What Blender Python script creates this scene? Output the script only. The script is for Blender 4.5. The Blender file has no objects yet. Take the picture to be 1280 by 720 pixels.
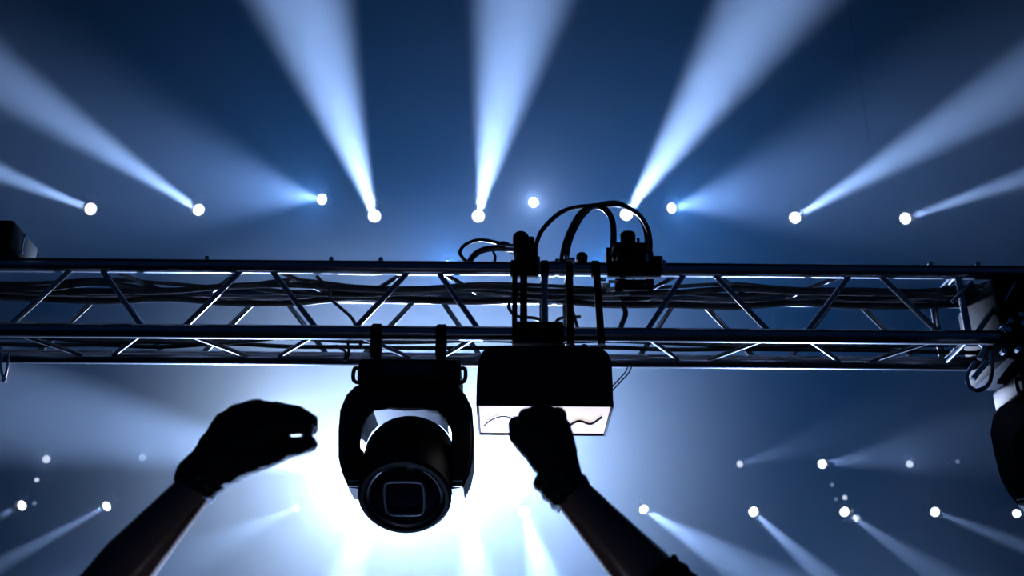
import bpy, bmesh, math, random
from mathutils import Vector, Matrix, Quaternion
random.seed(7)
PI = math.pi
scene = bpy.context.scene
COL = scene.collection

# ------------------------------------------------------------------ camera
F = 1372.0
CAM = Vector((0, 0, 1.45))
cd = bpy.data.cameras.new('camera'); cam = bpy.data.objects.new('camera', cd); COL.objects.link(cam)
cd.sensor_width = 36.0; cd.lens = F / 1280 * 36.0; cd.clip_start = 0.05; cd.clip_end = 200
R = Matrix.Rotation(math.radians(90 + 25), 3, 'X') @ Matrix.Rotation(math.radians(0.45), 3, 'Z')
cam.matrix_world = Matrix.Translation(CAM) @ R.to_4x4()
cd.dof.use_dof = True; cd.dof.focus_distance = 3.3; cd.dof.aperture_fstop = 4.5
scene.camera = cam

# ------------------------------------------------------------------ render look, world
scene.view_settings.view_transform = 'Standard'; scene.view_settings.look = 'None'
scene.view_settings.gamma = 1; scene.view_settings.use_curve_mapping = False
scene.view_settings.exposure = 0.0
w = bpy.data.worlds.new('world'); scene.world = w; w.use_nodes = True
w.node_tree.nodes['Background'].inputs[0].default_value = (0.02, 0.10, 0.35, 1)
w.node_tree.nodes['Background'].inputs[1].default_value = 0.07
cy = scene.cycles
cy.max_bounces = 5; cy.diffuse_bounces = 1; cy.glossy_bounces = 2; cy.volume_bounces = 0
cy.transmission_bounces = 2; cy.transparent_max_bounces = 6
cy.use_denoising = True
cy.sample_clamp_indirect = 4.0

HAZE_DENSITY = 0.06
HAZE_G = 0.45
BEAM = (0.36, 0.54, 1.0)          # cold white arc lamps
BLUE = (0.01, 0.23, 0.85)  # colour of the added, unseen wash lamps that tint the haze
WHITE = (0.62, 0.74, 0.96)         # white wash lamps
GAIN = 5000.0
FLOOR_W = 2600.0
ZT0 = 3.0

def P(px, py, d):                  # point seen at (px, py) of the 1280x720 view, d metres along the view axis
    return CAM + R @ Vector(((px - 640) / F * d, -(py - 360) / F * d, -d))
def Y_(px, py, Y):                 # point seen at (px, py) on the vertical plane y = Y
    v = R @ Vector(((px - 640) / F, -(py - 360) / F, -1.0))
    return CAM + v * (Y / v.y)

# ------------------------------------------------------------------ materials
def mat(name, col, rough=0.5, metal=0.0, emit=None, strength=0, noise=0.0, bump=0.0, scale=30, coat=0, spec=.5):
    m = bpy.data.materials.new(name); m.use_nodes = True
    nt = m.node_tree; b = nt.nodes['Principled BSDF']
    b.inputs['Base Color'].default_value = (*col, 1); b.inputs['Roughness'].default_value = rough
    b.inputs['Metallic'].default_value = metal
    b.inputs['Specular IOR Level'].default_value = spec
    if coat: b.inputs['Coat Weight'].default_value = coat
    if noise or bump:
        tc = nt.nodes.new('ShaderNodeTexCoord'); n = nt.nodes.new('ShaderNodeTexNoise')
        n.inputs['Scale'].default_value = scale; n.inputs['Detail'].default_value = 6
        nt.links.new(tc.outputs['Object'], n.inputs['Vector'])
        if noise:
            r = nt.nodes.new('ShaderNodeValToRGB')
            r.color_ramp.elements[0].color = (*[c * (1 - noise) for c in col], 1)
            r.color_ramp.elements[1].color = (*[min(1, c * (1 + noise)) for c in col], 1)
            nt.links.new(n.outputs['Fac'], r.inputs['Fac']); nt.links.new(r.outputs['Color'], b.inputs['Base Color'])
        if bump:
            bp = nt.nodes.new('ShaderNodeBump'); bp.inputs['Strength'].default_value = bump; bp.inputs['Distance'].default_value = 0.01
            nt.links.new(n.outputs['Fac'], bp.inputs['Height']); nt.links.new(bp.outputs['Normal'], b.inputs['Normal'])
    if emit:
        b.inputs['Emission Color'].default_value = (*emit, 1); b.inputs['Emission Strength'].default_value = strength
        m.cycles.emission_sampling = 'NONE'
    return m
M_DRAPE = mat('black_drape', (0.002, 0.003, 0.006), 1.0, noise=0.4, scale=3)
M_FLOOR = mat('stage_floor', (0.004, 0.005, 0.008), 0.7, noise=0.3, scale=5)
M_ALU = mat('aluminium', (0.42, 0.45, 0.5), 0.27, 1.0, noise=0.15, bump=0.05, scale=25)
M_STEEL = mat('shiny_steel', (0.8, 0.83, 0.88), 0.16, 1.0, noise=0.08)
M_BLACKM = mat('black_painted_steel', (0.004, 0.0045, 0.006), 0.6, 0.0, noise=0.2, spec=.12)
M_PLASTIC = mat('black_plastic', (0.009, 0.010, 0.013), 0.5, spec=.25, noise=0.25, bump=0.03, scale=60)
M_RUBBER = mat('cable_rubber', (0.008, 0.009, 0.011), 0.38, noise=0.2)
M_GLASSD = mat('dark_lens_glass', (0.01, 0.012, 0.02), 0.08, 0.0, coat=1.0)
M_TRIM = mat('grey_trim', (0.5, 0.54, 0.6), 0.3, 0.8)
M_SKIN = mat('skin', (0.32, 0.19, 0.13), 0.36, noise=0.12, bump=0.08, scale=45, coat=0.4)
M_GLOVE = mat('work_glove', (0.016, 0.018, 0.016), 0.85, noise=0.4, bump=0.5, scale=60)
M_GREEN = mat('green_glove_lining', (0.01, 0.08, 0.03), 0.8, noise=0.3)
M_SHIRT = mat('black_cotton', (0.012, 0.012, 0.015), 0.9, noise=0.2, bump=0.3, scale=80)
M_DENIM = mat('dark_denim', (0.015, 0.02, 0.035), 0.9, noise=0.3, scale=90)
M_SHOE = mat('boot_leather', (0.01, 0.009, 0.008), 0.45, noise=0.2)
M_HAIR = mat('dark_hair', (0.012, 0.009, 0.007), 0.5, noise=0.4, bump=0.6, scale=90)
M_LENS = mat('lit_lens', (0.8, 0.85, 0.9), 0.3, emit=(0.75, 0.88, 1.0), strength=9)
M_LENSF = mat('lit_lens_soft', (0.8, 0.85, 0.9), 0.3, emit=(0.62, 0.78, 1.0), strength=1.6)
M_LENSD = mat('lit_lens_faint', (0.8, 0.85, 0.9), 0.3, emit=(0.4, 0.6, 1.0), strength=0.5)
M_STROBE = mat('strobe_diffuser', (0.8, 0.75, 0.75), 0.4, emit=(1.0, 0.86, 0.84), strength=0.85)

# ------------------------------------------------------------------ mesh helpers
def tag(o, label=None, cat=None, group=None, kind=None):
    if label: o['label'] = label
    if cat: o['category'] = cat
    if group: o['group'] = group
    if kind: o['kind'] = kind
    return o
def empty(name, loc, label, cat, group=None, rz=0):
    o = bpy.data.objects.new(name, None); COL.objects.link(o); o.location = loc; o.rotation_euler.z = rz
    o.empty_display_size = 0.1
    return tag(o, label, cat, group)
def frame_of(d, up=Vector((0, 0, 1))):
    d = Vector(d).normalized()
    if abs(d.dot(up)) > 0.97: up = Vector((0, 1, 0))
    x = up.cross(d).normalized(); y = d.cross(x)
    return Matrix((x, y, d)).transposed()
class MB:
    def __init__(s): s.bm = bmesh.new()
    def box(s, c, size, rot=None, bevel=0.0, seg=2):
        b = bmesh.new(); bmesh.ops.create_cube(b, size=1)
        bmesh.ops.scale(b, vec=Vector(size), verts=b.verts)
        if bevel: bmesh.ops.bevel(b, geom=list(b.edges), offset=bevel, segments=seg, affect='EDGES', profile=0.5)
        if rot is not None: bmesh.ops.transform(b, matrix=rot.to_4x4(), verts=b.verts)
        bmesh.ops.translate(b, vec=Vector(c), verts=b.verts); return s._add(b)
    def _add(s, b):
        me = bpy.data.meshes.new('tmp'); b.to_mesh(me); b.free(); s.bm.from_mesh(me); bpy.data.meshes.remove(me); return s
    def cyl(s, a, b_, r, r2=None, n=16, caps=True, bevel=0):
        a = Vector(a); b_ = Vector(b_); r2 = r if r2 is None else r2; m = frame_of(b_ - a)
        if (b_ - a).length < 1e-6: return s
        b = bmesh.new(); L = (b_ - a).length
        bmesh.ops.create_cone(b, cap_ends=caps, cap_tris=False, segments=n, radius1=r, radius2=r2, depth=L)
        if bevel:
            es = [e for e in b.edges if abs(e.verts[0].co.z - e.verts[1].co.z) < 1e-6]
            bmesh.ops.bevel(b, geom=es, offset=bevel, segments=2, affect='EDGES')
        bmesh.ops.transform(b, matrix=Matrix.Translation((a + b_) / 2) @ m.to_4x4(), verts=b.verts); return s._add(b)
    def ball(s, c, r, sc=(1, 1, 1), n=16, rot=None):
        b = bmesh.new(); bmesh.ops.create_uvsphere(b, u_segments=n, v_segments=max(6, n // 2), radius=1)
        mm = Matrix.Diagonal((r * sc[0], r * sc[1], r * sc[2], 1))
        if rot is not None: mm = rot.to_4x4() @ mm
        bmesh.ops.transform(b, matrix=Matrix.Translation(Vector(c)) @ mm, verts=b.verts); return s._add(b)
    def prism(s, pts, depth, bevel=0.0, seg=2):    # pts: list of (x, z) outline, extruded from y=-depth/2 to depth/2
        b = bmesh.new(); vs = [b.verts.new((x, -depth / 2, z)) for x, z in pts]
        f = b.faces.new(vs); r = bmesh.ops.extrude_face_region(b, geom=[f])
        bmesh.ops.translate(b, vec=(0, depth, 0), verts=[v for v in r['geom'] if isinstance(v, bmesh.types.BMVert)])
        bmesh.ops.recalc_face_normals(b, faces=b.faces)
        if bevel:
            es = [e for e in b.edges if abs(e.verts[0].co.y - e.verts[1].co.y) < 1e-6]
            bmesh.ops.bevel(b, geom=es, offset=bevel, segments=seg, affect='EDGES')
        return s._add(b)
    def lathe(s, prof, mtx=None, n=32):            # prof: (r, z) pairs
        b = bmesh.new(); rings = []
        for r, z in prof:
            rings.append([b.verts.new((max(r, 1e-5) * math.cos(2 * PI * k / n), max(r, 1e-5) * math.sin(2 * PI * k / n), z)) for k in range(n)])
        for A, B in zip(rings, rings[1:]):
            for k in range(n): b.faces.new((A[k], A[(k + 1) % n], B[(k + 1) % n], B[k]))
        bmesh.ops.remove_doubles(b, verts=b.verts, dist=1e-5); bmesh.ops.recalc_face_normals(b, faces=b.faces)
        if mtx is not None: bmesh.ops.transform(b, matrix=mtx.to_4x4(), verts=b.verts)
        return s._add(b)
    def tube(s, pts, r, n=8, closed=False, steps=8):
        pts = [Vector(p) for p in pts]; C = []
        if closed: Q = [pts[-1]] + pts + pts[:2]
        else: Q = [pts[0] * 2 - pts[1]] + pts + [pts[-1] * 2 - pts[-2]]
        for i in range(1, len(Q) - 2):
            for k in range(steps):
                t = k / steps; a, b_, c, d = Q[i - 1:i + 3]
                C.append(0.5 * ((2 * b_) + (c - a) * t + (2 * a - 5 * b_ + 4 * c - d) * t * t + (3 * b_ - a - 3 * c + d) * t ** 3))
        if not closed: C.append(pts[-1])
        rings = []; N = len(C); prev = None
        for i, p in enumerate(C):
            t = (C[(i + 1) % N] - C[i - 1]) if closed else (C[min(i + 1, N - 1)] - C[max(i - 1, 0)])
            if t.length < 1e-9: t = Vector((1, 0, 0))
            t.normalize()
            if prev is None: prev = frame_of(t).col[0].copy()
            x = (prev - t * prev.dot(t)).normalized(); y = t.cross(x); prev = x
            rings.append([s.bm.verts.new(p + (x * math.cos(2 * PI * k / n) + y * math.sin(2 * PI * k / n)) * r) for k in range(n)])
        for i in range(N if closed else N - 1):
            A, B = rings[i], rings[(i + 1) % N]
            for k in range(n): s.bm.faces.new((A[k], A[(k + 1) % n], B[(k + 1) % n], B[k]))
        if not closed: s.bm.faces.new(rings[0][::-1]); s.bm.faces.new(rings[-1])
        return s
    def mesh(s, name, m, smooth=True, auto=35):
        me = bpy.data.meshes.new(name); s.bm.to_mesh(me); s.bm.free(); me.materials.append(m)
        if smooth:
            for p in me.polygons: p.use_smooth = True
            me.set_sharp_from_angle(angle=math.radians(auto))
        return me
    def build(s, name, m, parent=None, smooth=True, auto=35):
        return link(name, s.mesh(name, m, smooth, auto), parent)
def link(name, me, parent=None):
    o = bpy.data.objects.new(name, me); COL.objects.link(o)
    if parent is not None: o.parent = parent
    return o
def recentre(o, c):                                 # put a mesh's origin at c (mesh was built in world space)
    c = Vector(c); o.data.transform(Matrix.Translation(-c)); o.location = c; return o
def copy_tree(o, parent=None):
    c = o.copy(); COL.objects.link(c)
    if parent is not None: c.parent = parent
    for ch in list(o.children): copy_tree(ch, c)
    return c

# ------------------------------------------------------------------ the hall
def struct(name, mb, m):
    return tag(mb.build(name, m, smooth=False), kind='structure')
WALL_Y = 17.0
struct('wall_back', MB().box((0, WALL_Y + 0.15, 8), (34, 0.3, 16)), M_DRAPE)
struct('wall_left', MB().box((-17.15, 6, 8), (0.3, 22.6, 16)), M_DRAPE)
struct('wall_right', MB().box((17.15, 6, 8), (0.3, 22.6, 16)), M_DRAPE)
struct('floor', MB().box((0, 6, -0.1), (34, 22.6, 0.2)), M_FLOOR)
struct('ceiling', MB().box((0, 6, 16.1), (34, 22.6, 0.2)), M_DRAPE)

# haze that fills the hall
hz = bpy.data.materials.new('stage_haze'); hz.use_nodes = True; nt = hz.node_tree; nt.nodes.clear()
out = nt.nodes.new('ShaderNodeOutputMaterial'); vs_ = nt.nodes.new('ShaderNodeVolumeScatter')
vs_.inputs['Color'].default_value = (0.72, 0.88, 1.0, 1); vs_.inputs['Density'].default_value = HAZE_DENSITY
vs_.inputs['Anisotropy'].default_value = HAZE_G
nt.links.new(vs_.outputs[0], out.inputs['Volume'])
hb = MB().box((0, 11.05, 8.0), (33.9, 11.2, 15.9)).build('haze', hz, smooth=False)
tag(hb, 'thin smoky stage haze filling the hall behind the truss', 'haze', kind='stuff')

# ------------------------------------------------------------------ distant lamps on the black back drape
LY = 16.55
def far_meshes():
    d = {}
    d['base'] = MB().box((0, 0, 0.27), (0.2, 0.18, 0.09), bevel=0.012).cyl((0, 0.0, 0.31), (0, 0.0, 0.38), 0.02).mesh('base', M_PLASTIC)
    d['yoke'] = (MB().box((-0.125, 0, 0.09), (0.025, 0.08, 0.28), bevel=0.01).box((0.125, 0, 0.09), (0.025, 0.08, 0.28), bevel=0.01)
                 .box((0, 0, 0.215), (0.26, 0.08, 0.03), bevel=0.01)).mesh('yoke', M_PLASTIC)
    d['head'] = MB().lathe([(0, -0.17), (0.05, -0.165), (0.075, -0.13), (0.085, -0.02), (0.092, 0.06), (0.1, 0.07), (0.1, 0.078), (0.095, 0.078), (0.09, 0.07), (0, 0.06)]).mesh('head', M_PLASTIC)
    for k, mm in (('lens', M_LENS), ('lens_soft', M_LENSF), ('lens_faint', M_LENSD)):
        d[k] = MB().lathe([(0.094, 0.065), (0.093, 0.085), (0.08, 0.101), (0.055, 0.112), (0.02, 0.117), (0, 0.118)]).mesh('lens', mm)
    return d
FM = far_meshes()
def far_lamp(px, py, tx, ty, td, deg, power, label, size=1.0, lens='lens', blend=0.6, col=BEAM, Y=LY, group=None, name='stage_spotlight', halo=0.0):
    c = Y_(px, py, Y); t = P(tx, ty, td)
    d = (t - c).normalized()
    root = empty(name, c, label, 'stage light', group)
    root.scale = (size, size, size)
    link('base', FM['base'], root); link('yoke', FM['yoke'], root)
    g0 = (WALL_Y - .002 - Y) / size
    MB().box((0, (.05 + g0) / 2, .27), (.05, g0 - .05, .05)).build('wall_bracket', M_DRAPE, root)
    h = link('head', FM['head'], root); h.rotation_mode = 'QUATERNION'; h.rotation_quaternion = d.to_track_quat('Z', 'Y')
    # the lens is centred on the picture point: shift the head so the lens sits at the pivot
    h.location = -d * 0.09
    link('lens', FM[lens], h)
    if power:
        L = bpy.data.lights.new('lamp_light', 'SPOT'); L.energy = power * GAIN; L.color = col
        L.spot_size = math.radians(deg); L.spot_blend = blend; L.shadow_soft_size = 0.055 * size
        lo = bpy.data.objects.new('lamp_light', L); COL.objects.link(lo)
        lo.location = c + d * 0.034 * size; lo.rotation_mode = 'QUATERNION'; lo.rotation_quaternion = d.to_track_quat('-Z', 'Y')
        if halo:                                 # second wide lamp added to make a blue halo around the lens
            L2 = L.copy(); L2.energy = halo * GAIN; L2.spot_size = math.radians(165); L2.spot_blend = 1.0; L2.color = (.10, .34, 1.0)
            l2 = lo.copy(); l2.data = L2; COL.objects.link(l2)
    return root
G1 = 'lamps of the high row throwing beams upward'
far_lamp(113, 261, -40, 200, 15.0, 6, 3, 'outermost left lamp of the high row, narrow beam leaving the left edge', 1.0, group=G1)
far_lamp(248, 262, 10, 105, 13.5, 9, 4.2, 'lamp of the high row, second in from the left, long slanting white beam', 1.0, blend=.95, group=G1)
far_lamp(468, 270, 388, 30, 12.5, 10.5, 6.5, 'high row lamp left of centre with a strong beam rising steeply', 1.08, blend=.95, group=G1)
far_lamp(598, 270, 645, 30, 12.5, 10.5, 6.5, 'central high row lamp, strong beam going nearly straight up', 1.08, blend=.95, group=G1)
far_lamp(783, 268, 935, 40, 12.5, 10.5, 6.5, 'high row lamp seen behind the tall cable loops, beam rising to the right', 1.08, blend=.95, group=G1)
far_lamp(994, 272, 1240, 125, 13.5, 9, 4.2, 'high row lamp on the right with a long slanting beam', 1.0, blend=.95, group=G1)
far_lamp(1132, 273, 1330, 205, 15.0, 6, 3, 'outermost right lamp of the high row, narrow beam leaving the right edge', 1.0, group=G1)
G2 = 'wide beam lamps between the high row lamps'
far_lamp(402, 249, 318, 236, 17.4, 38, .55, 'wide soft lamp of the high row washing out to the left', 0.95, group=G2, blend=1.0, halo=.045, col=(.26, .46, 1.0), name='wash_light')
far_lamp(667, 253, 668, 240, 9.0, 30, .12, 'small glowing lamp of the high row pointed at the viewer', 0.85, group=G2, blend=1.0, name='wash_light')
far_lamp(840, 260, 925, 243, 17.4, 38, .55, 'wide soft lamp of the high row washing out to the right', 0.9, group=G2, blend=1.0, halo=.045, col=(.26, .46, 1.0), name='wash_light')
G3 = 'lamps of the low row throwing beams downward'
far_lamp(27, 632, -80, 680, 15, 6, .8, 'low row lamp at the far left edge', 0.72, group=G3)
far_lamp(133, 633, -30, 722, 14.5, 7.5, 1.2, 'low row lamp left of the raised left arm, beam slanting down', 0.72, group=G3)
far_lamp(370, 635, 230, 700, 14, 14, .4, 'faint low row lamp just right of the raised left arm', 0.6, 'lens_soft', group=G3)
far_lamp(805, 637, 960, 730, 14, 14, 1.3, 'low row lamp beside the raised right forearm with a broad beam', 0.7, group=G3)
far_lamp(942, 640, 1045, 735, 14, 8, 1.1, 'low row lamp with a beam falling right, nearest right of the right sleeve', 0.75, group=G3)
far_lamp(1056, 640, 1170, 715, 14, 7.5, 1.0, 'low row lamp that has a small second lamp touching it', 0.72, group=G3)
far_lamp(1169, 640, 1300, 690, 14, 6, .45, 'low row lamp below the right hanging moving head, thin beam', 0.7, group=G3)
far_lamp(1271, 642, 1380, 680, 14, 6, .1, 'low row lamp at the far right edge', 0.6, group=G3)
far_lamp(1071, 648, 1180, 722, 13, 8, 0, 'small lamp tucked against the lower right of a low row lamp', 0.45, 'lens_soft', Y=16.3, name='lit_speck')
G4 = 'lamps of the middle row'
far_lamp(58, 574, 60, 560, 12, 14, 0.015, 'dim middle row lamp near the left edge', 0.6, 'lens_soft', group=G4)
far_lamp(178, 572, 180, 560, 12, 14, 0.015, 'dim middle row lamp left of the left glove cuff', 0.55, 'lens_faint', group=G4)
far_lamp(925, 580, 1060, 540, 14, 14, .08, 'middle row lamp with a faint beam, first to the right of the bright centre', 0.55, 'lens_soft', group=G4, blend=0.9)
far_lamp(1028, 580, 1150, 562, 14, 14, .16, 'brightest middle row lamp with a short beam to the right', 0.68, group=G4, blend=0.9)
far_lamp(1137, 580, 1140, 560, 12, 14, 0.015, 'middle row lamp without a beam, right of the brightest one', 0.55, 'lens_soft', group=G4)
far_lamp(1197, 577, 1200, 560, 12, 14, 0, 'very dim glint left of the right hanging moving head, made as a glowing lens', 0.32, 'lens_faint', name='lit_speck')  # glowing lens in place of a faint glint
for px, py, s, k, lb in ((1040, 606, .3, 'lens_faint', 'tiny dim glint under the brightest middle row lamp, made as a glowing lens'), (1056, 622, .36, 'lens_soft', 'tiny glint right above a low row lamp, made as a glowing lens'),
                     (1045, 624, .26, 'lens_faint', 'tiniest faint glint at the upper left of a low row lamp, made as a glowing lens'), (46, 600, .36, 'lens_soft', 'tiny glint between middle and low rows at left, made as a glowing lens'),
                     (43, 629, .32, 'lens_faint', 'tiny glint right beside the far left low row lamp, made as a glowing lens')):
    far_lamp(px, py, px, py - 10, 12, 14, 0, lb, s, k, Y=16.3 if py > 615 else LY, name='lit_speck')  # tiny glowing lenses standing in for reflections on hardware

# strong lamps behind the hanging moving head: they fill the middle of the haze
G5 = 'bright lamps behind the hanging fixtures'
far_lamp(520, 600, 600, 540, 3.0, 19, 3.6, 'dazzling wash light hidden behind the hanging moving head', 1.0, blend=1.0, group=G5, name='wash_light')
far_lamp(622, 560, 680, 540, 3.0, 19, 2.5, 'dazzling wash light between the moving head and the strobe', 1.0, blend=1.0, group=G5, col=WHITE, name='wash_light')
far_lamp(452, 605, 460, 540, 3.0, 19, 2.5, 'dazzling wash light hidden behind the left yoke arm of the moving head', 1.0, blend=1.0, col=WHITE, group=G5, name='wash_light')
far_lamp(545, 560, 600, 300, 5.0, 140, 0.12, 'added blue wash light tinting the haze, hidden behind the moving head yoke', 1.0, blend=1.0, col=BLUE, group=G5, name='wash_light')  # unseen lamp added for the broad blue tint of the haze
far_lamp(560, 331, 560, 200, 5.0, 110, .07, 'added blue wash light tinting the haze, hidden behind the upper chord of the truss', .7, blend=1.0, col=BLUE, name='wash_light')  # added out of sight for blue glow above the truss
far_lamp(640, 588, 640, 480, 3.0, 60, .3, 'added blue wash light tinting the haze, hidden behind the raised right fist', .8, blend=1.0, col=BLUE, name='wash_light')  # added out of sight for blue glow low in the centre
far_lamp(760, 333, 760, 200, 6.0, 110, .08, 'added blue wash light tinting the haze, hidden behind the upper chord under the large clamp', .7, blend=1.0, col=BLUE, name='wash_light')  # another unseen lamp added for blue glow above the truss
far_lamp(362, 526, 380, 500, 3.0, 19, .45, 'added wash light brightening the haze, hidden behind the raised left hand', .8, blend=1.0, col=WHITE, group=G5, name='wash_light')  # unseen lamp added to whiten the haze left of centre
far_lamp(425, 592, 90, 526, 14.8, 21, 7, 'hidden lamp beside the moving head sending a wide beam left', 0.9, blend=0.9, group=G5)
far_lamp(470, 615, 420, 760, 14, 16, 2.4, 'lamp behind the moving head beaming down to the left', 0.9, blend=0.7, group=G5)
far_lamp(582, 625, 600, 760, 14, 16, 2.4, 'lamp right of the moving head beaming straight down', 0.9, blend=0.7, group=G5)
far_lamp(655, 640, 690, 760, 14, 16, 2.4, 'lamp left of the raised right forearm beaming down', 0.9, blend=0.7, group=G5)

# added floor lamps out of view, brightening lower edges of the chords and arms
for x, fy, fw, fa, lb_ in ((-2.6, 10, 1, 26, 'added left floor lamp out of view behind the truss, aimed up at its chords'), (0.0, 10, 1, 26, 'added middle floor lamp out of view behind the truss, aimed up at its chords'),
        (2.6, 10, 1, 26, 'added right floor lamp out of view behind the truss, aimed up at its chords'), (-.25, 5.2, 1.0, 50, 'added floor lamp out of view nearest the person, aimed up at the raised arms')):  # the last one is added to put a bright rim on the arms
    c = Vector((x, fy, .42)); t = Vector((x * .62, 3.5, ZT0)) if fy > 6 else Vector((-.2, 1.7, 2.0)); d = (t - c).normalized()
    root = empty('added_floor_lamp', (x, fy, 0), lb_, 'stage light', 'added floor lamps behind the truss')
    q_ = link('base', FM['base'], root); q_.location.z = -.226
    b_ = MB().box((-.125, 0, .26), (.025, .08, .34), bevel=.01).box((.125, 0, .26), (.025, .08, .34), bevel=.01).box((0, 0, .1), (.26, .08, .03), bevel=.01).build('yoke', M_PLASTIC, root)
    h_ = link('head', FM['head'], root); h_.rotation_mode = 'QUATERNION'; h_.rotation_quaternion = d.to_track_quat('Z', 'Y'); h_.location = Vector((0, 0, .42)) - d * .02
    link('lens', FM['lens'], h_)
    L = bpy.data.lights.new('lamp_light', 'SPOT'); L.energy = FLOOR_W * fw; L.color = BEAM; L.spot_size = math.radians(fa); L.spot_blend = 1.0; L.shadow_soft_size = .08
    lo = bpy.data.objects.new('lamp_light', L); COL.objects.link(lo); lo.location = c + d * .14
    lo.rotation_mode = 'QUATERNION'; lo.rotation_quaternion = d.to_track_quat('-Z', 'Y')

# hoist chain hanging in the dark upper right
ch = MB()
p0, p1 = P(1062, 60, 15.0), P(1086, 172, 15.0)
top = Vector((p1.x, p1.y, 16.0)); nl = 90
for k in range(nl):
    q = Vector((p1.x, p1.y, p1.z + k * 0.052))
    if q.z > 15.97: break
    a = PI / 2 * (k % 2)
    pts = [q + Vector((math.cos(t) * 0.014 * math.cos(a), math.cos(t) * 0.014 * math.sin(a), math.sin(t) * 0.032)) for t in [2 * PI * j / 8 for j in range(8)]]
    ch.tube(pts, 0.0045, n=5, closed=True, steps=2)
ho = ch.build('hoist_chain', M_BLACKM); recentre(ho, p1)
tag(ho, 'faint dark hoist chain hanging in the dark above the right beams', 'chain')

# ------------------------------------------------------------------ the truss in front
TF, TR = 3.36, 3.60
ZT, ZB = CAM.z + 1.639, CAM.z + 1.399
S = 372.0
def X(px): return (px - 640) / S
truss = empty('lighting_truss', (0, (TF + TR) / 2, ZB), 'long horizontal aluminium box truss crossing the whole view', 'truss')
TO = Vector(truss.location)
XL, XR = -3.7, 3.7
def tpart(name, mb, m=M_ALU):
    o = mb.build(name, m, truss); o.data.transform(Matrix.Translation(-TO)); return o
for yy, zz in ((TF, ZT), (TF, ZB), (TR, ZT), (TR, ZB)):
    tpart('chord', MB().cyl((XL, yy, zz), (XR, yy, zz), 0.0245, n=24))
def brace(a, b, r=0.0095):
    tpart('brace', MB().cyl(a, b, r, n=12).ball(a, r * 1.35, n=8).ball(b, r * 1.35, n=8))
tops = [-528, -318, -108, 102, 317, 528, 876, 1086, 1296, 1506, 1716]
for t in tops:
    g = 15
    x = X(t)
    lo, hi = x - 0.262, x + 0.262
    if t == 528: hi = X(614)
    if t == 876: lo = X(792)
    e = 0.04
    brace((x - e, TF, ZT), (max(XL, lo + 0.03), TF, ZB)); brace((x + e, TF, ZT), (min(XR, hi - 0.03), TF, ZB))
    # rear face
    brace((x - e, TR, ZT), (max(XL, lo + 0.03), TR, ZB)); brace((x + e, TR, ZT), (min(XR, hi - 0.03), TR, ZB))
    # bottom and top faces: zigzag from front to rear
    brace((x - e, TR, ZB), (max(XL, lo + 0.03), TF, ZB), .008); brace((x + e, TR, ZB), (min(XR, hi - .03), TF, ZB), .008)
    brace((x - e, TF, ZT), (max(XL, lo + 0.03), TR, ZT), .008); brace((x + e, TF, ZT), (min(XR, hi - .03), TR, ZT), .008)
for px in (681, 712, 1204):                       # end frames of the truss sections
    x = X(px)
    for yy in (TF, TR): tpart('end_frame', MB().cyl((x, yy, ZT), (x, yy, ZB), 0.012, n=12))
    for zz in (ZT, ZB): tpart('end_frame', MB().cyl((x, TF, zz), (x, TR, zz), 0.012, n=12))
for px, yy, zz in ((252, TF, ZT), (410, TF, ZT), (473, TF, ZT), (697, TF, ZT), (1172, TF, ZT), (1232, TF, ZT)):
    x = X(px)
    tpart('spigot_pin', MB().cyl((x, yy, zz + 0.016), (x, yy, zz + 0.032), 0.008, n=10).ball((x, yy, zz + 0.031), 0.0095, n=10), M_STEEL)
for px in (690, 703):
    for yy in (TF, TR):
        for zz in (ZT, ZB):
            tpart('coupler', MB().cyl((X(px) - .012, yy, zz), (X(px) + .012, yy, zz), 0.029, n=20, bevel=.003))

# cables running along inside the truss
def cable(pts, r, label, group=None, name='power_cable', m=M_RUBBER):
    o = MB().tube(pts, r, n=8, steps=6).build(name, m)
    recentre(o, pts[0]); return tag(o, label, 'cable', group)
GC = 'cables laid along the truss'
def run(name, r, y, z, amp, sag, label, x0=-3.65, x1=3.65, seed=0, step=0.22, m=M_RUBBER):
    rr = random.Random(seed); pts = []; n = int((x1 - x0) / step)
    for k in range(n + 1):
        x = x0 + (x1 - x0) * k / n
        pts.append((x, y + rr.uniform(-amp, amp), z + rr.uniform(-amp, amp) * .6 - sag * abs(math.sin(k * 0.9 + seed))))
    return cable(pts, r, label, GC, m=m)
run('c', .011, 3.47, ZT - .015, .018, .016, 'thick black cable sagging under the upper chords of the truss', seed=1)
run('c', .009, 3.52, ZT - .010, .020, .014, 'black cable weaving just behind the thick upper truss cable', seed=2)
run('c', .012, 3.55, ZT - .028, .016, .018, 'lowest of the black cables hanging between the upper chords', seed=3)
run('c', .007, 3.49, ZT + .012, .015, .02, 'thin black cable lying on the upper cross braces', seed=4)
run('c', .011, 3.49, ZB + .022, .012, -.004, 'thick black cable lying along the lower cross braces', seed=5)
run('c', .008, 3.54, ZB + .020, .010, -.004, 'thinner black cable beside the thick one on the lower braces', seed=6)
run('c', .006, 3.43, ZB + .018, .012, -.010, 'thinnest cable on the lower braces, waving up near the left end', seed=8)
cable([Y_(396, 345, 3.42), Y_(402, 352, 3.44), Y_(412, 362, 3.46), Y_(414, 374, 3.46), Y_(425, 384, 3.45), Y_(440, 398, 3.44), Y_(447, 415, 3.44), Y_(452, 436, 3.46)], .006,
      'thin cable dropping diagonally through the truss left of the moving head', 'loose cables inside the truss')
cable([Y_(420, 432, 3.42), Y_(432, 440, 3.42), Y_(431, 450, 3.42), Y_(436, 441, 3.42), Y_(434, 424, 3.40)], .005,
      'short curled cable end hanging under the lower chord left of the moving head', 'loose cables inside the truss')
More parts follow.
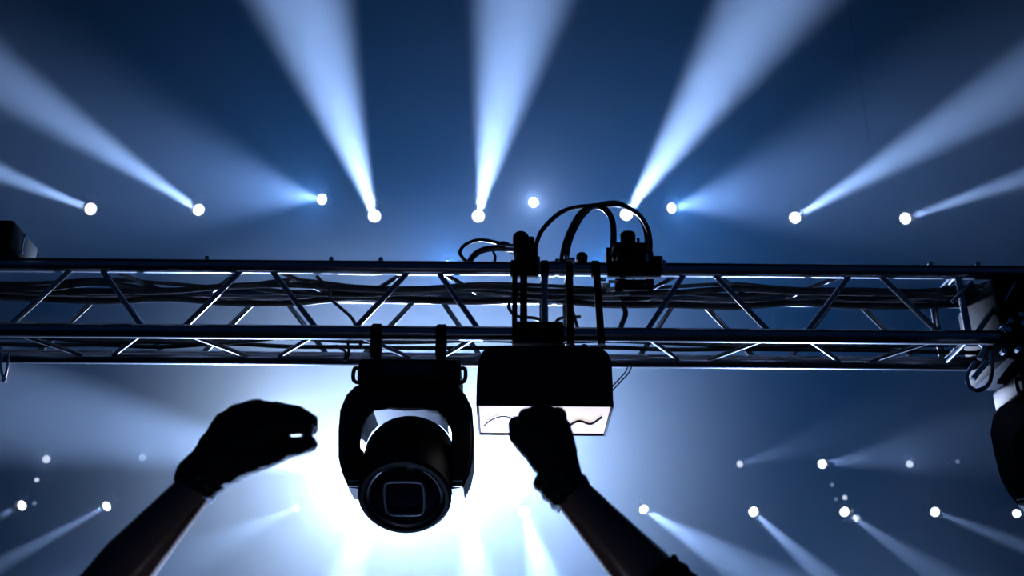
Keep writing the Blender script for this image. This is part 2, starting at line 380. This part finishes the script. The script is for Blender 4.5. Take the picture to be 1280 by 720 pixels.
cable([Y_(778, 378, 3.45), Y_(782, 392, 3.44), Y_(777, 406, 3.44), Y_(772, 424, 3.44)], .009, 'short stiff cable under the right clamp inside the truss', 'loose cables inside the truss')
cable([Y_(640, 372, 3.40), Y_(636, 384, 3.40), Y_(646, 395, 3.40), Y_(670, 398, 3.44), Y_(690, 408, 3.46), Y_(700, 398, 3.46), Y_(726, 396, 3.46)], .006, 'tangled thin cable between the hanging rods', 'loose cables inside the truss')
cable([Y_(712, 352, 3.46), Y_(708, 372, 3.46), Y_(716, 390, 3.46), Y_(722, 410, 3.45), Y_(728, 424, 3.44)], .006, 'thin cable falling beside the second hanging rod pair', 'loose cables inside the truss')
# loops above the truss
GL = 'cable loops rising above the truss'
YY = 3.42
def loop(pl, r, label, y0=YY, dy=0.0):
    n = len(pl); return cable([Y_(a, b, y0 + dy * math.sin(PI * i / (n - 1))) for i, (a, b) in enumerate(pl)], r, label, GL, 'looped_cable')
loop([(668, 330), (669, 312), (672, 300), (679, 286), (699, 267), (721, 259), (754, 257), (777, 257), (797, 267), (809, 284), (813, 303), (811, 330)], .0085,
     'widest looped cable arching from the left clamp to the right clamp', 3.42, .06)
loop([(700, 345), (703, 325), (707, 305), (716, 283), (727, 266), (741, 258), (754, 260), (764, 272), (767, 290), (766, 318)], .0115,
     'thick looped cable forming the narrower arch beside the wide one', 3.40, -.03)
loop([(706, 345), (709, 322), (713, 302), (722, 281), (733, 266), (748, 256), (770, 253), (790, 262), (803, 278), (808, 300), (806, 325)], .007,
     'thin looped cable crossing over both tall arches', 3.46, .04)
loop([(590, 334), (578, 322), (575, 314), (583, 305), (599, 300), (616, 302), (634, 307), (650, 312)], .0065, 'small flat outer cable loop left of the left clamp', 3.41, .05)
loop([(586, 328), (594, 318), (606, 312), (624, 310), (640, 313), (652, 318)], .011, 'small thick inner cable loop left of the left clamp', 3.39, .02)
loop([(616, 334), (619, 322), (617, 312), (628, 303), (641, 308), (650, 316)], .005, 'thinnest small cable loop touching the left clamp', 3.44, 0)

# left clamp standing on the truss
def fromY(o): return o
def bx(mb, x0, y0, x1, y1, Y, dep, bev=.004):      # box spanning picture corners on plane Y
    a = Y_(x0, y0, Y); b = Y_(x1, y1, Y); c = (a + b) / 2
    return mb.box(c, (abs(b.x - a.x), dep, abs(a.z - b.z)), bevel=bev)
def cl(mb, px, py, Y, r, L, axis='y', n=16):
    c = Y_(px, py, Y); v = Vector({'x': (1, 0, 0), 'y': (0, 1, 0), 'z': (0, 0, 1)}[axis]) * L / 2
    return mb.cyl(c - v, c + v, r, n=n, bevel=min(r, L) * .12)
def thing_at(name, c, label, cat, group=None):
    return empty(name, c, label, cat, group)
def part(root, name, mb, m):
    o = mb.build(name, m, root); o.data.transform(Matrix.Translation(-Vector(root.location))); return o
ca = thing_at('truss_clamp', (X(655), TF, ZT + .02), 'black clamp block on the upper chord where the small cable loops end', 'clamp', 'clamps on the upper chord')
mb = MB(); bx(mb, 642, 300, 668, 322, TF, .07, .008); bx(mb, 645, 318, 672, 336, TF, .09, .006); part(ca, 'clamp_body', mb, M_BLACKM)
mb = MB(); mb.cyl((X(640), TF, ZT), (X(674), TF, ZT), .033, n=24, bevel=.004); part(ca, 'clamp_collar', mb, M_BLACKM)
mb = MB(); cl(mb, 651, 301, TF, .028, .05, 'y'); part(ca, 'wing_nut', mb, M_BLACKM)
mb = MB(); cl(mb, 638, 312, TF - .02, .008, .03, 'x'); cl(mb, 637, 307, TF, .006, .03, 'x'); part(ca, 'bolt', mb, M_STEEL)
mb = MB(); cl(mb, 673, 326, TF - .03, .006, .03, 'z'); part(ca, 'bolt', mb, M_STEEL)

cb = thing_at('truss_clamp', (X(787), TF, ZT + .02), 'large black clamp on the upper chord under the right side of the tall loops', 'clamp', 'clamps on the upper chord')
mb = MB(); bx(mb, 765, 310, 806, 324, TF, .10, .008); bx(mb, 770, 322, 815, 336, TF, .11, .006); bx(mb, 757, 313, 765, 336, TF, .05, .003); bx(mb, 815, 324, 828, 337, TF, .06, .005); part(cb, 'clamp_body', mb, M_BLACKM)
mb = MB(); cl(mb, 785, 299, TF, .026, .045, 'z', 20); part(cb, 'knob', mb, M_BLACKM)
mb = MB(); cl(mb, 785, 309, TF - .03, .009, .03, 'x'); cl(mb, 798, 304, TF, .006, .035, 'z'); part(cb, 'bolt', mb, M_STEEL)
mb = MB(); cl(mb, 829, 329, TF - .03, .009, .02, 'y'); part(cb, 'bolt', mb, M_STEEL)
mb = MB(); cl(mb, 809, 323, TF - .05, .008, .03, 'z'); part(cb, 'bolt', mb, M_STEEL)
mb = MB(); cl(mb, 764, 318, TF - .03, .006, .02, 'y'); part(cb, 'bolt', mb, M_STEEL)
mb = MB(); mb.cyl((X(760), TF, ZT), (X(828), TF, ZT), .031, n=24, bevel=.004); part(cb, 'clamp_collar', mb, M_BLACKM)
cc = thing_at('cable_connector', (X(727), TF, ZT + .03), 'small round black connector on the upper chord inside the narrow cable arch', 'connector')
mb = MB(); cl(mb, 727, 325, TF, .020, .05, 'y'); mb.cyl((X(727), TF, ZT), (X(727), TF, ZT + .05), .012); part(cc, 'plug', mb, M_BLACKM)
mb = MB(); cl(mb, 713, 325, TF - .03, .009, .03, 'x'); cl(mb, 707, 321, TF - .03, .006, .02, 'y'); part(cc, 'locking_ring', mb, M_STEEL)
ce = thing_at('junction_box', Y_(792, 362, 3.50), 'small black junction box inside the truss below the large clamp', 'junction box')
mb = MB(); bx(mb, 776, 356, 815, 370, 3.50, .10, .006); bx(mb, 768, 352, 782, 364, 3.48, .06, .004); bx(mb, 806, 350, 817, 360, 3.48, .05, .003); part(ce, 'box_body', mb, M_BLACKM)
for a, b, r in ((752, 350, .008), (757, 357, .010), (763, 362, .008), (766, 352, .006)):
    mb = MB(); cl(mb, a, b, 3.45, r, .03, 'x', 10); part(ce, 'plug', mb, M_STEEL)
for a_ in ((779, 367, 3.43, .006, .045, 'x', 10), (792, 349, 3.44, .006, .012, 'y', 10), (807, 355, 3.44, .007, .012, 'y', 10)):
    mb = MB(); cl(mb, *a_); part(ce, 'bolt', mb, M_STEEL)

# ------------------------------------------------------------------ hanging moving head
def moving_head(loc, label, group, tilt=38, aim=None):
    """origin: on the axis of the lower front chord, above the middle of the fixture"""
    root = empty('moving_head_light', loc, label, 'moving head light', group)
    k = 1 / S / 0.985
    def q(px, py):                                   # picture outline -> local x, z on the plane through the fixture
        w_ = Y_(px, py, 3.47); c0 = Vector((X(510), 3.47, ZB)); return (w_.x - c0.x, w_.z - c0.z)
    Y0 = 0.11
    def T(mb): bmesh.ops.translate(mb.bm, vec=(0, Y0, 0), verts=mb.bm.verts); return mb
    for sx, px in ((-1, 475), (1, 554)):
        x = q(px, 440)[0]
        mb = MB().cyl((x - .018, 0, 0), (x + .018, 0, 0), .031, n=24, bevel=.004).box((x, 0.0, -.05), (.036, .05, .07), bevel=.005)
        mb.box((x, .055, -.079), (.034, .16, .014), bevel=.003).build('clamp', M_BLACKM, root)
        MB().cyl((x, -.015, -.058), (x, -.045, -.058), .009, n=6).build('clamp_bolt', M_BLACKM, root)
    xa, za = q(453, 463); xb, zb = q(577, 492)
    base = T(MB().box(((xa + xb) / 2, 0, (za + zb) / 2), (xb - xa, .24, za - zb), bevel=.014, seg=3)).build('base', M_PLASTIC, root)
    for s, px in ((-1, 450), (1, 580)):
        xh, zh = q(px, 480)
        mb = MB().tube([(xh + .02 * -s, Y0 - .09, zh + .02), (xh + .006 * s, Y0 - .10, zh + .016), (xh + .006 * s, Y0 - .10, zh - .024), (xh + .02 * -s, Y0 - .09, zh - .03)], .007, n=8)
        mb.build('carry_handle', M_BLACKM, base)
    mb = T(MB().box(((xa + xb) / 2, -.122, (za + zb) / 2), ((xb - xa) * .45, .006, (za - zb) * .5), bevel=.002)); mb.build('display', M_GLASSD, base)
    outer = [(458, 488), (447, 493), (437, 503), (429, 522), (427, 548), (427, 580), (431, 598), (439, 617), (454, 619)]
    inner = [(454, 562), (455, 552), (455, 545), (461, 532), (470, 523), (489, 519), (531, 519), (549, 523), (558, 532), (565, 545), (566, 552), (566, 562)]
    outr = [(566, 619), (580, 617), (588, 600), (592, 582), (593, 548), (591, 520), (583, 503), (573, 493), (562, 488)]
    pts = [q(*p) for p in outer + inner + outr]
    T(MB().prism(pts, .17, bevel=.010, seg=3)).build('yoke', M_PLASTIC, root)
    for a, b in ((440, 453), (567, 579)):
        mb = MB()
        for yy in (609, 615):
            x0, z0 = q(a, yy); x1, z1 = q(b, yy + 2.5); mb.box(((x0 + x1) / 2, -.088, (z0 + z1) / 2), (abs(x1 - x0), .006, abs(z0 - z1)), bevel=.001)
        T(mb).build('yoke_trim', M_TRIM, root)
    # head: barrel tilted towards the viewer, hinge between the yoke arms
    hx, hz_ = q(510, 592)
    ax = Vector((0, -math.sin(math.radians(tilt)), -math.cos(math.radians(tilt))))
    xv = Vector((1, 0, 0)); yv = ax.cross(xv).normalized()
    Mx = Matrix.Translation((hx, Y0, hz_)) @ Matrix((xv, yv, ax)).transposed().to_4x4()
    prof = [(0, -.150), (.07, -.149), (.115, -.143), (.140, -.125), (.150, -.095), (.152, -.02), (.150, .06), (.141, .092), (.147, .097), (.147, .118), (.138, .128), (.128, .128)]
    head = MB().lathe(prof + [(.124, .112), (0, .106)], Mx, 48).build('head', M_PLASTIC, root)
    MB().lathe([(.112, .118), (.118, .122), (.124, .119), (.124, .110), (.112, .110), (.112, .118)], Mx, 48).build('lens_ring', M_TRIM, head)
    MB().lathe([(.112, .112), (.10, .118), (.06, .126), (0, .13)], Mx, 40).build('lens', M_GLASSD, head)
    # raised rounded square bezel on the front
    r_, cc_ = .062, .018
    loop_ = [(-r_ + .004, r_ - cc_), (-r_ + cc_, r_), (0, r_ + .002), (r_ - cc_, r_), (r_ - .004, r_ - cc_), (r_, 0), (r_ - .002, -r_ + cc_), (r_ - cc_, -r_), (-r_ + cc_, -r_), (-r_ + .002, -r_ + cc_), (-r_, 0)]
    MB().tube([Mx @ Vector((a, -b, .128)) for a, b in loop_], .0045, n=8, closed=True, steps=4).build('lens_bezel', M_TRIM, head)
    for s in (-1, 1):
        MB().cyl((hx + s * .13, Y0, hz_), (hx + s * .16, Y0, hz_), .05, n=24).build('hinge', M_BLACKM, root)
    return root
GM = 'moving heads hanging from the truss'
mh = moving_head(Vector((X(510), TF, ZB)), 'large black moving head hanging below the truss centre, face tilted down', GM)
mh2 = copy_tree(mh)
mh2.location = (X(1318), TF + .02, ZB - .012); mh2.rotation_euler.z = 0
for o_ in mh2.children:
    if o_.name.split('.')[0] in ('yoke', 'yoke_trim', 'head', 'hinge'):
        Rz = Matrix.Rotation(math.radians(-34), 3, 'Z'); pv = Vector((0, .11, 0)); o_.rotation_euler.z = math.radians(-34); o_.location = pv - Rz @ pv
mh2['label'] = 'moving head cut off by the right edge, hanging under the truss end'
lp = MB().tube([Y_(1219, 452, 3.3), Y_(1209, 468, 3.3), Y_(1210, 480, 3.3), Y_(1220, 488, 3.3), (Y_(1235, 481, 3.3)), Y_(1240, 462, 3.32), Y_(1238, 440, 3.34)], .007, n=8).build('safety_cable', M_STEEL)
recentre(lp, Y_(1219, 452, 3.3)); tag(lp, 'shiny safety cable looped below the truss near the right edge', 'cable')
tj = thing_at('truss_junction', (X(1262), 3.48, ZB - .06), 'dark bulky clamp assembly around the right end of the truss', 'junction')
mb = MB(); mb.box((X(1265), 3.48, (ZT + ZB) / 2 - .06), (.14, .33, .30), bevel=.02); part(tj, 'corner_block', mb, M_BLACKM)
for a, b, Yv in ((1262, 402, 3.3), (1254, 410, 3.3), (1260, 413, 3.29), (1275, 394, 3.29), (1254, 440, 3.29), (1272, 437, 3.29), (1278, 405, 3.29)):
    mb = MB(); cl(mb, a, b, Yv, .009, .02, 'y', 8); part(tj, 'bolt', mb, M_STEEL)
mb = MB(); mb.cyl(Y_(1215, 352, 3.33), Y_(1190, 378, 3.36), .007).cyl(Y_(1268, 354, 3.31), Y_(1256, 376, 3.31), .006); part(tj, 'tie_rod', mb, M_STEEL)
mb = MB(); mb.cyl(Y_(1232, 434, 3.31), Y_(1224, 449, 3.31), .008).cyl(Y_(1234, 452, 3.3), Y_(1216, 474, 3.3), .009); part(tj, 'tie_rod', mb, M_STEEL)

# left edge: lamp body standing on the truss
lb = thing_at('dimmer_box', (X(2), TF + .05, ZT + .025), 'dark box on top of the truss at the left edge', 'equipment box')
mb = MB(); bx(mb, -60, 292, 27, 324, TF + .04, .22, .012); part(lb, 'box_body', mb, M_BLACKM)
mb = MB(); mb.cyl(Y_(30, 296, TF - .07), Y_(26, 317, TF - .07), .0035); cl(mb, 31, 295, TF - .07, .006, .01, 'y', 10); cl(mb, 26, 316, TF - .07, .007, .01, 'y', 10); part(lb, 'latch', mb, M_STEEL)
sh = thing_at('steel_shackle', Y_(5, 458, 3.4), 'small shiny shackle hanging under the truss at the left edge', 'shackle')
mb = MB(); mb.tube([Y_(2, 440, 3.4), Y_(1, 458, 3.4), Y_(5, 472, 3.4), Y_(9, 460, 3.4), Y_(11, 440, 3.4)], .0045, n=8); mb.ball(Y_(5, 475, 3.4), .009, n=10); part(sh, 'shackle_loop', mb, M_STEEL)

# ------------------------------------------------------------------ strobe beside the moving head
st = thing_at('strobe_light', (X(682), 3.34, ZB - .05), 'wide black strobe light hanging by rods, its lit face underneath', 'strobe light')
YS = 3.27
a, b = Y_(594, 500, YS), Y_(766, 506, YS)
def qs(px, py): w_ = Y_(px, py, YS); return (w_.x, w_.z)
zb_ = (a.z + b.z) / 2
body = [(596, 470), (598, 450), (603, 438), (613, 432), (700, 430), (752, 434), (760, 440), (765, 452), (766, 475)]
pts = [qs(*p) for p in body]; pts += [(pts[-1][0], zb_), (pts[0][0], zb_)]
DS = .30
mb = MB().prism(pts, DS, bevel=.008, seg=3); bmesh.ops.translate(mb.bm, vec=(0, YS + DS / 2, 0), verts=mb.bm.verts)
hs = part(st, 'housing', mb, M_PLASTIC)
xa, xb = pts[-1][0], pts[-2][0]
mb = MB().box(((xa + xb) / 2, YS + DS / 2, zb_ - .004), (xb - xa - .016, DS - .02, .012), bevel=.003); lensp = part(st, 'lit_diffuser', mb, M_STROBE)
mb = MB()
for xx in (xa + .004, xb - .004): mb.box((xx, YS + DS / 2, zb_ - .006), (.007, DS, .018), bevel=.002)
mb.box(((xa + xb) / 2, YS + DS - .003, zb_ - .006), (xb - xa, .007, .018), bevel=.002).box(((xa + xb) / 2, YS + .003, zb_ - .004), (xb - xa, .007, .016), bevel=.002)
part(st, 'diffuser_rim', mb, M_BLACKM)
mb = MB(); z_ = zb_ - .014
mb.tube([(xb - .13, YS + .19, z_), (xb - .10, YS + .14, z_), (xb - .06, YS + .17, z_), (xb - .03, YS + .10, z_)], .004, n=6)
mb.tube([(xa + .02, YS + .20, z_), (xa + .05, YS + .13, z_), (xa + .09, YS + .10, z_), (xa + .14, YS + .15, z_)], .0022, n=6)
part(st, 'lamp_wire', mb, M_BLACKM)
for px, yy in ((643.5, 3.33), (654.5, 3.33), (712, 3.34), (746, 3.34)):
    mb = MB().cyl((X(px), yy, ZT + .01), (X(px) + (.01 if px > 740 else 0), yy, ZB - .045), .0125 if px > 650 else .009, n=14); part(st, 'hanging_rod', mb, M_BLACKM)
mb = MB().box((X(672), 3.34, ZB - .015), (.17, .085, .075), bevel=.01); part(st, 'mounting_block', mb, M_BLACKM)
for px in (643, 681, 745):
    mb = MB().cyl((X(px) - .014, TF, ZT), (X(px) + .014, TF, ZT), .031, n=20, bevel=.003); part(st, 'hook_clamp', mb, M_BLACKM)
mb = MB().tube([Y_(709, 440, 3.3), Y_(716, 431, 3.29), Y_(722, 437, 3.28), Y_(731, 431, 3.28), Y_(740, 440, 3.3)], .0035, n=6); part(st, 'power_lead', mb, M_STEEL)
for dx, lb_ in ((0, 'upper of two thin wires slanting down beside the strobe'), (5, 'lower of two thin wires slanting down beside the strobe')):
    o = MB().tube([Y_(791 - dx, 455, 3.5), Y_(786 - dx, 466, 3.5), Y_(776 - dx, 477, 3.45), Y_(762 - dx, 492, 3.42)], .0025, n=6).build('thin_wire', M_RUBBER)
    recentre(o, Y_(791, 455, 3.5)); tag(o, lb_, 'wire', 'thin wires beside the strobe')

# ------------------------------------------------------------------ the technician
def capsule(b, p, r, q, r2, n=14):
    p = Vector(p); q = Vector(q); d = q - p; L = d.length
    if L < 1e-5: return
    m = frame_of(d); rings = []
    K = 5
    prof = [(-r * math.cos(a), r * math.sin(a)) for a in [PI / 2 * k / K for k in range(K + 1)]] + [(L + r2 * math.sin(a), r2 * math.cos(a)) for a in [PI / 2 * k / K for k in range(K + 1)]]
    for z, rr in prof:
        rings.append([b.verts.new(p + m @ Vector((max(rr, 1e-4) * math.cos(2 * PI * j / n), max(rr, 1e-4) * math.sin(2 * PI * j / n), z))) for j in range(n)])
    for A, B in zip(rings, rings[1:]):
        for j in range(n): b.faces.new((A[j], A[(j + 1) % n], B[(j + 1) % n], B[j]))
    b.faces.new(rings[0][::-1]); b.faces.new(rings[-1])
def ellips(b, c, s, rot=None, n=20):
    r = bmesh.ops.create_uvsphere(b, u_segments=n, v_segments=n // 2, radius=1)
    m = Matrix.Translation(Vector(c)) @ ((rot.to_4x4() if rot is not None else Matrix.Identity(4)) @ Matrix.Diagonal((*s, 1)))
    bmesh.ops.transform(b, matrix=m, verts=r['verts'])
def fuse(name, chains, m, parent, voxel=.006, smooth=6, ells=(), disp=0.0):
    b = bmesh.new()
    for c in chains:
        for (p, r), (q_, r2) in zip(c, c[1:]): capsule(b, p, r, q_, r2)
    for e in ells: ellips(b, *e)
    me = bpy.data.meshes.new(name + '_raw'); b.to_mesh(me); b.free()
    o = bpy.data.objects.new(name + '_raw', me); COL.objects.link(o)
    md = o.modifiers.new('r', 'REMESH'); md.mode = 'VOXEL'; md.voxel_size = voxel
    sm = o.modifiers.new('s', 'SMOOTH'); sm.iterations = smooth; sm.factor = .5
    if disp:
        tx = bpy.data.textures.new('wr', 'CLOUDS'); tx.noise_scale = .022
        dm = o.modifiers.new('d', 'DISPLACE'); dm.texture = tx; dm.strength = disp; dm.mid_level = .5; dm.texture_coords = 'LOCAL'
    dg = bpy.context.evaluated_depsgraph_get(); ev = o.evaluated_get(dg)
    me2 = bpy.data.meshes.new_from_object(ev); me2.name = name
    bpy.data.objects.remove(o); bpy.data.meshes.remove(me)
    me2.materials.clear(); me2.materials.append(m)
    for p in me2.polygons: p.use_smooth = True
    n = link(name, me2, parent)
    if parent is not None: n.data.transform(Matrix.Translation(-Vector(parent.location)))
    return n
HD = 1.75
def h(px, py, dd=0.0): return P(px, py, HD + dd)
def rp(r): return r * HD / F
CX = (485 - 640) / F * 1.6
BYY = 1.42
person = empty('person', (CX, BYY, 0), 'person with raised bare forearms and dark work gloves, facing the truss', 'person')
shL = Vector((CX - .19, BYY, 1.43)); shR = Vector((CX + .19, BYY, 1.43))
elL = P(118, 752, 1.66); elR = P(853, 770, 1.66)
wrL = h(256, 597); wrR = h(703, 604)
def lerp(a, b, t): return a + (b - a) * t
armL = [(shL, .058), (lerp(shL, elL, .5), .050), (elL, .043), (lerp(elL, wrL, .3), .046), (lerp(elL, wrL, .7), .036), (wrL, .029)]
armR = [(shR, .058), (lerp(shR, elR, .5), .050), (elR, .045), (lerp(elR, wrR, .3), .048), (lerp(elR, wrR, .72), .036), (wrR, .030)]
neck = Vector((CX, BYY, 1.47)); hd = Vector((CX, BYY + .055, 1.545))
def V(x, y, z): return Vector((CX + x, BYY + y, z))
body_ch = [armL, armR,
    [(shL, .06), (V(-.1, 0, 1.40), .075), (V(0, 0, 1.40), .08), (V(.1, 0, 1.40), .075), (shR, .06)],
    [(neck, .055), (V(0, .02, 1.50), .052), (hd, .06)],
    [(V(0, 0, 1.38), .11), (V(0, .0, 1.15), .105), (V(0, 0, .98), .115)],
    [(V(-.09, 0, 1.34), .085), (V(-.07, 0, 1.12), .075), (V(-.08, 0, .95), .09)], [(V(.09, 0, 1.34), .085), (V(.07, 0, 1.12), .075), (V(.08, 0, .95), .09)],
    [(V(-.09, 0, .92), .085), (V(-.11, -.01, .50), .055), (V(-.115, .01, .36), .055), (V(-.12, 0, .09), .038)],
    [(V(.09, 0, .92), .085), (V(.11, .02, .50), .055), (V(.115, .04, .36), .055), (V(.12, .03, .09), .038)],
    [(V(-.12, 0, .06), .035), (V(-.125, .13, .045), .03)], [(V(.12, .03, .06), .035), (V(.125, .16, .045), .03)]]
hr = Matrix.Rotation(math.radians(-18), 3, 'X')
hc = hd + Vector((0, .012, .035))
ells = [(hc, (.075, .095, .112), hr), (hc + hr @ Vector((0, .03, -.06)), (.055, .065, .055), hr),
        (hc + hr @ Vector((0, .098, -.012)), (.013, .018, .022), hr), (hc + hr @ Vector((0, .088, -.052)), (.024, .012, .008), hr),
        (hc + hr @ Vector((-.03, .085, .008)), (.014, .012, .011), hr), (hc + hr @ Vector((.03, .085, .008)), (.014, .012, .011), hr),
        (hc + hr @ Vector((-.078, .0, -.01)), (.008, .018, .03), hr), (hc + hr @ Vector((.078, .0, -.01)), (.008, .018, .03), hr)]
bodyo = fuse('body', body_ch, M_SKIN, person, .007, 5, ells)
fuse('hair', [], M_HAIR, person, .006, 2, [(hc + hr @ Vector((0, -.012, .022)), (.083, .098, .104), hr), (hc + hr @ Vector((0, -.04, -.02)), (.078, .07, .09), hr)])
# shirt with rolled short sleeves
sl = lerp(elR, wrR, .07); slL = lerp(shL, elL, .78)
shirt_ch = [[(shL, .070), (lerp(shL, elL, .5), .064), (slL, .058)], [(shR, .070), (lerp(shR, elR, .5), .066), (elR, .059), (sl, .058)],
    [(shL, .072), (V(-.1, 0, 1.40), .09), (V(0, 0, 1.40), .092), (V(.1, 0, 1.40), .09), (shR, .072)],
    [(V(0, 0, 1.38), .125), (V(0, 0, 1.15), .12), (V(0, 0, .94), .135)],
    [(V(-.09, 0, 1.34), .10), (V(-.07, 0, 1.12), .09), (V(-.08, 0, .92), .108)], [(V(.09, 0, 1.34), .10), (V(.07, 0, 1.12), .09), (V(.08, 0, .92), .108)]]
fuse('shirt', shirt_ch, M_SHIRT, person, .007, 5, disp=.008)
fuse('trousers', [[(V(-.07, 0, .93), .10), (V(-.09, 0, .85), .10), (V(-.11, -.01, .50), .072), (V(-.12, 0, .13), .065)],
                  [(V(.07, 0, .93), .10), (V(.09, 0, .85), .10), (V(.11, .02, .50), .072), (V(.12, .03, .13), .065)]], M_DENIM, person, .008, 4, disp=.006)
for s, yo in ((-1, 0), (1, .03)):
    fuse('boot', [[(V(s * .12, yo - .03, .055), .05), (V(s * .125, yo + .15, .042), .042)], [(V(s * .12, yo, .06), .05), (V(s * .12, yo, .15), .056)]], M_SHOE, person, .006, 3)

# left glove (seen from the back of the hand: fingers to the right, thumb below)
def hc_(pts): return [(h(a, b, d), rp(r)) for a, b, d, r in pts]
gl = [
    hc_([(248, 598, 0, 30), (262, 585, 0, 29), (276, 570, 0, 33)]),
    hc_([(262, 582, 0, 27), (286, 536, 0, 23), (318, 519, -.01, 21), (342, 523, -.01, 19)]),
    hc_([(265, 585, 0, 28), (295, 552, 0, 26), (325, 536, -.015, 22), (348, 532, -.01, 18)]),
    hc_([(268, 590, 0, 24), (300, 566, 0, 25), (330, 552, -.01, 21), (346, 543, 0, 14)]),
    hc_([(270, 560, 0, 24), (300, 530, 0, 26), (325, 530, 0, 24)]),
    hc_([(312, 520, .02, 20), (338, 514, .05, 13), (362, 516, .062, 10.5), (380, 524, .075, 9.5), (384, 534, .082, 8.5)]),   # little
    hc_([(316, 520, .01, 20), (344, 515, .024, 14), (370, 517, .032, 11), (387, 526, .042, 10), (387, 536, .052, 9)]),       # ring
    hc_([(322, 524, -.005, 20), (348, 517, .0, 14), (374, 519, .004, 11.5), (388, 527, .012, 10), (389, 536, .022, 9)]),      # middle
    hc_([(328, 530, -.012, 19), (348, 527, -.024, 16), (368, 530, -.026, 13.5), (381, 532, -.018, 11), (385, 536, -.006, 9)]), # index
    hc_([(316, 545, -.005, 18), (336, 540, -.01, 13), (350, 537, -.005, 8)]),
    hc_([(275, 590, -.0, 22), (305, 578, -.01, 19), (335, 569, -.02, 15.5), (362, 560, -.015, 13), (386, 555, -.008, 11)]), # thumb
]
g1 = fuse('glove', gl, M_GLOVE, person, .0025, 2, disp=.005); g1['label'] = 'left work glove, fingers and thumb almost pinched'
def cuff(c, axis, r0, seed, nm='cuff'):
    rr = random.Random(seed); m = frame_of(axis); b = MB(); n = 28; R0 = []
    prof = [(-.026, 1.0), (-.018, 1.13), (-.008, 1.04), (.004, 1.14), (.016, 1.02), (.028, 1.1)]
    bmv = []
    for inner in (0, 1):
        for z, k in (prof if not inner else prof[::-1]):
            bmv.append([b.bm.verts.new(Vector(c) + m @ Vector(((r0 * k - inner * .004) * (1 + .05 * math.sin(3 * j + seed) * (1 - inner) + rr.uniform(-.03, .03)) * math.cos(2 * PI * j / n),
                        (r0 * k - inner * .004) * (1 + rr.uniform(-.03, .03)) * math.sin(2 * PI * j / n), z + rr.uniform(-.0025, .0025)))) for j in range(n)])
    bmv.append(bmv[0])
    for A, B in zip(bmv, bmv[1:]):
        for j in range(n): b.bm.faces.new((A[j], A[(j + 1) % n], B[(j + 1) % n], B[j]))
    bmesh.ops.recalc_face_normals(b.bm, faces=b.bm.faces)
    return b
def add_cuff(g, c, axis, r0, seed):
    o = cuff(c, axis, r0, seed).build('cuff', M_GLOVE, g, auto=80); o.data.transform(Matrix.Translation(-Vector(person.location)))
    o = cuff(c + axis.normalized() * .004, axis, r0 * .97, seed + 9).build('cuff_lining', M_GREEN, g, auto=80); o.data.transform(Matrix.Translation(-Vector(person.location)))
    o['label'] = 'green lining of the glove cuff'
add_cuff(g1, h(254, 596), wrL - elL, rp(27.5), 3)
# right glove: fist seen from the back, thumb on the left
gr_ = [
    hc_([(706, 612, 0, 25), (703, 600, 0, 25), (698, 582, 0, 27)]),
    hc_([(703, 596, 0, 22), (702, 565, 0, 20), (698, 538, -.01, 17), (692, 530, 0, 17)]),
    hc_([(696, 590, 0, 25), (692, 562, -.005, 24), (684, 536, -.01, 20), (678, 528, 0, 18)]),
    hc_([(690, 588, 0, 20), (682, 562, 0, 20), (670, 540, -.005, 18), (664, 530, 0, 17)]),
    hc_([(697, 536, -.005, 15), (698, 520, .012, 11.5), (699, 522, .05, 10), (697, 545, .06, 9), (693, 552, .035, 8.5)]),
    hc_([(686, 534, -.005, 16), (685, 517, .014, 11.5), (685, 519, .055, 10), (684, 545, .066, 9), (682, 553, .038, 8.5)]),
    hc_([(673, 534, -.005, 16), (671, 517, .014, 11.5), (671, 520, .055, 10), (671, 546, .066, 9), (671, 554, .038, 8.5)]),
    hc_([(663, 536, .0, 15), (658, 521, .012, 11), (657, 524, .05, 9.5), (659, 547, .06, 9), (660, 554, .036, 8.5)]),
    hc_([(680, 578, 0, 17), (670, 566, .01, 15), (659, 556, .02, 13.5), (650, 547, .02, 14), (647, 532, .03, 13)]),
]
g2 = fuse('glove', gr_, M_GLOVE, person, .0025, 2, disp=.005); g2['label'] = 'right work glove closed into a fist'
add_cuff(g2, h(703, 606), wrR - elR, rp(26.5), 5)
# rolled sleeve edge of the right arm
sv = cuff(lerp(elR, wrR, .17), wrR - elR, .052, 11)
so = sv.build('rolled_sleeve', M_SHIRT, person, auto=60); so.data.transform(Matrix.Translation(-Vector(person.location)))
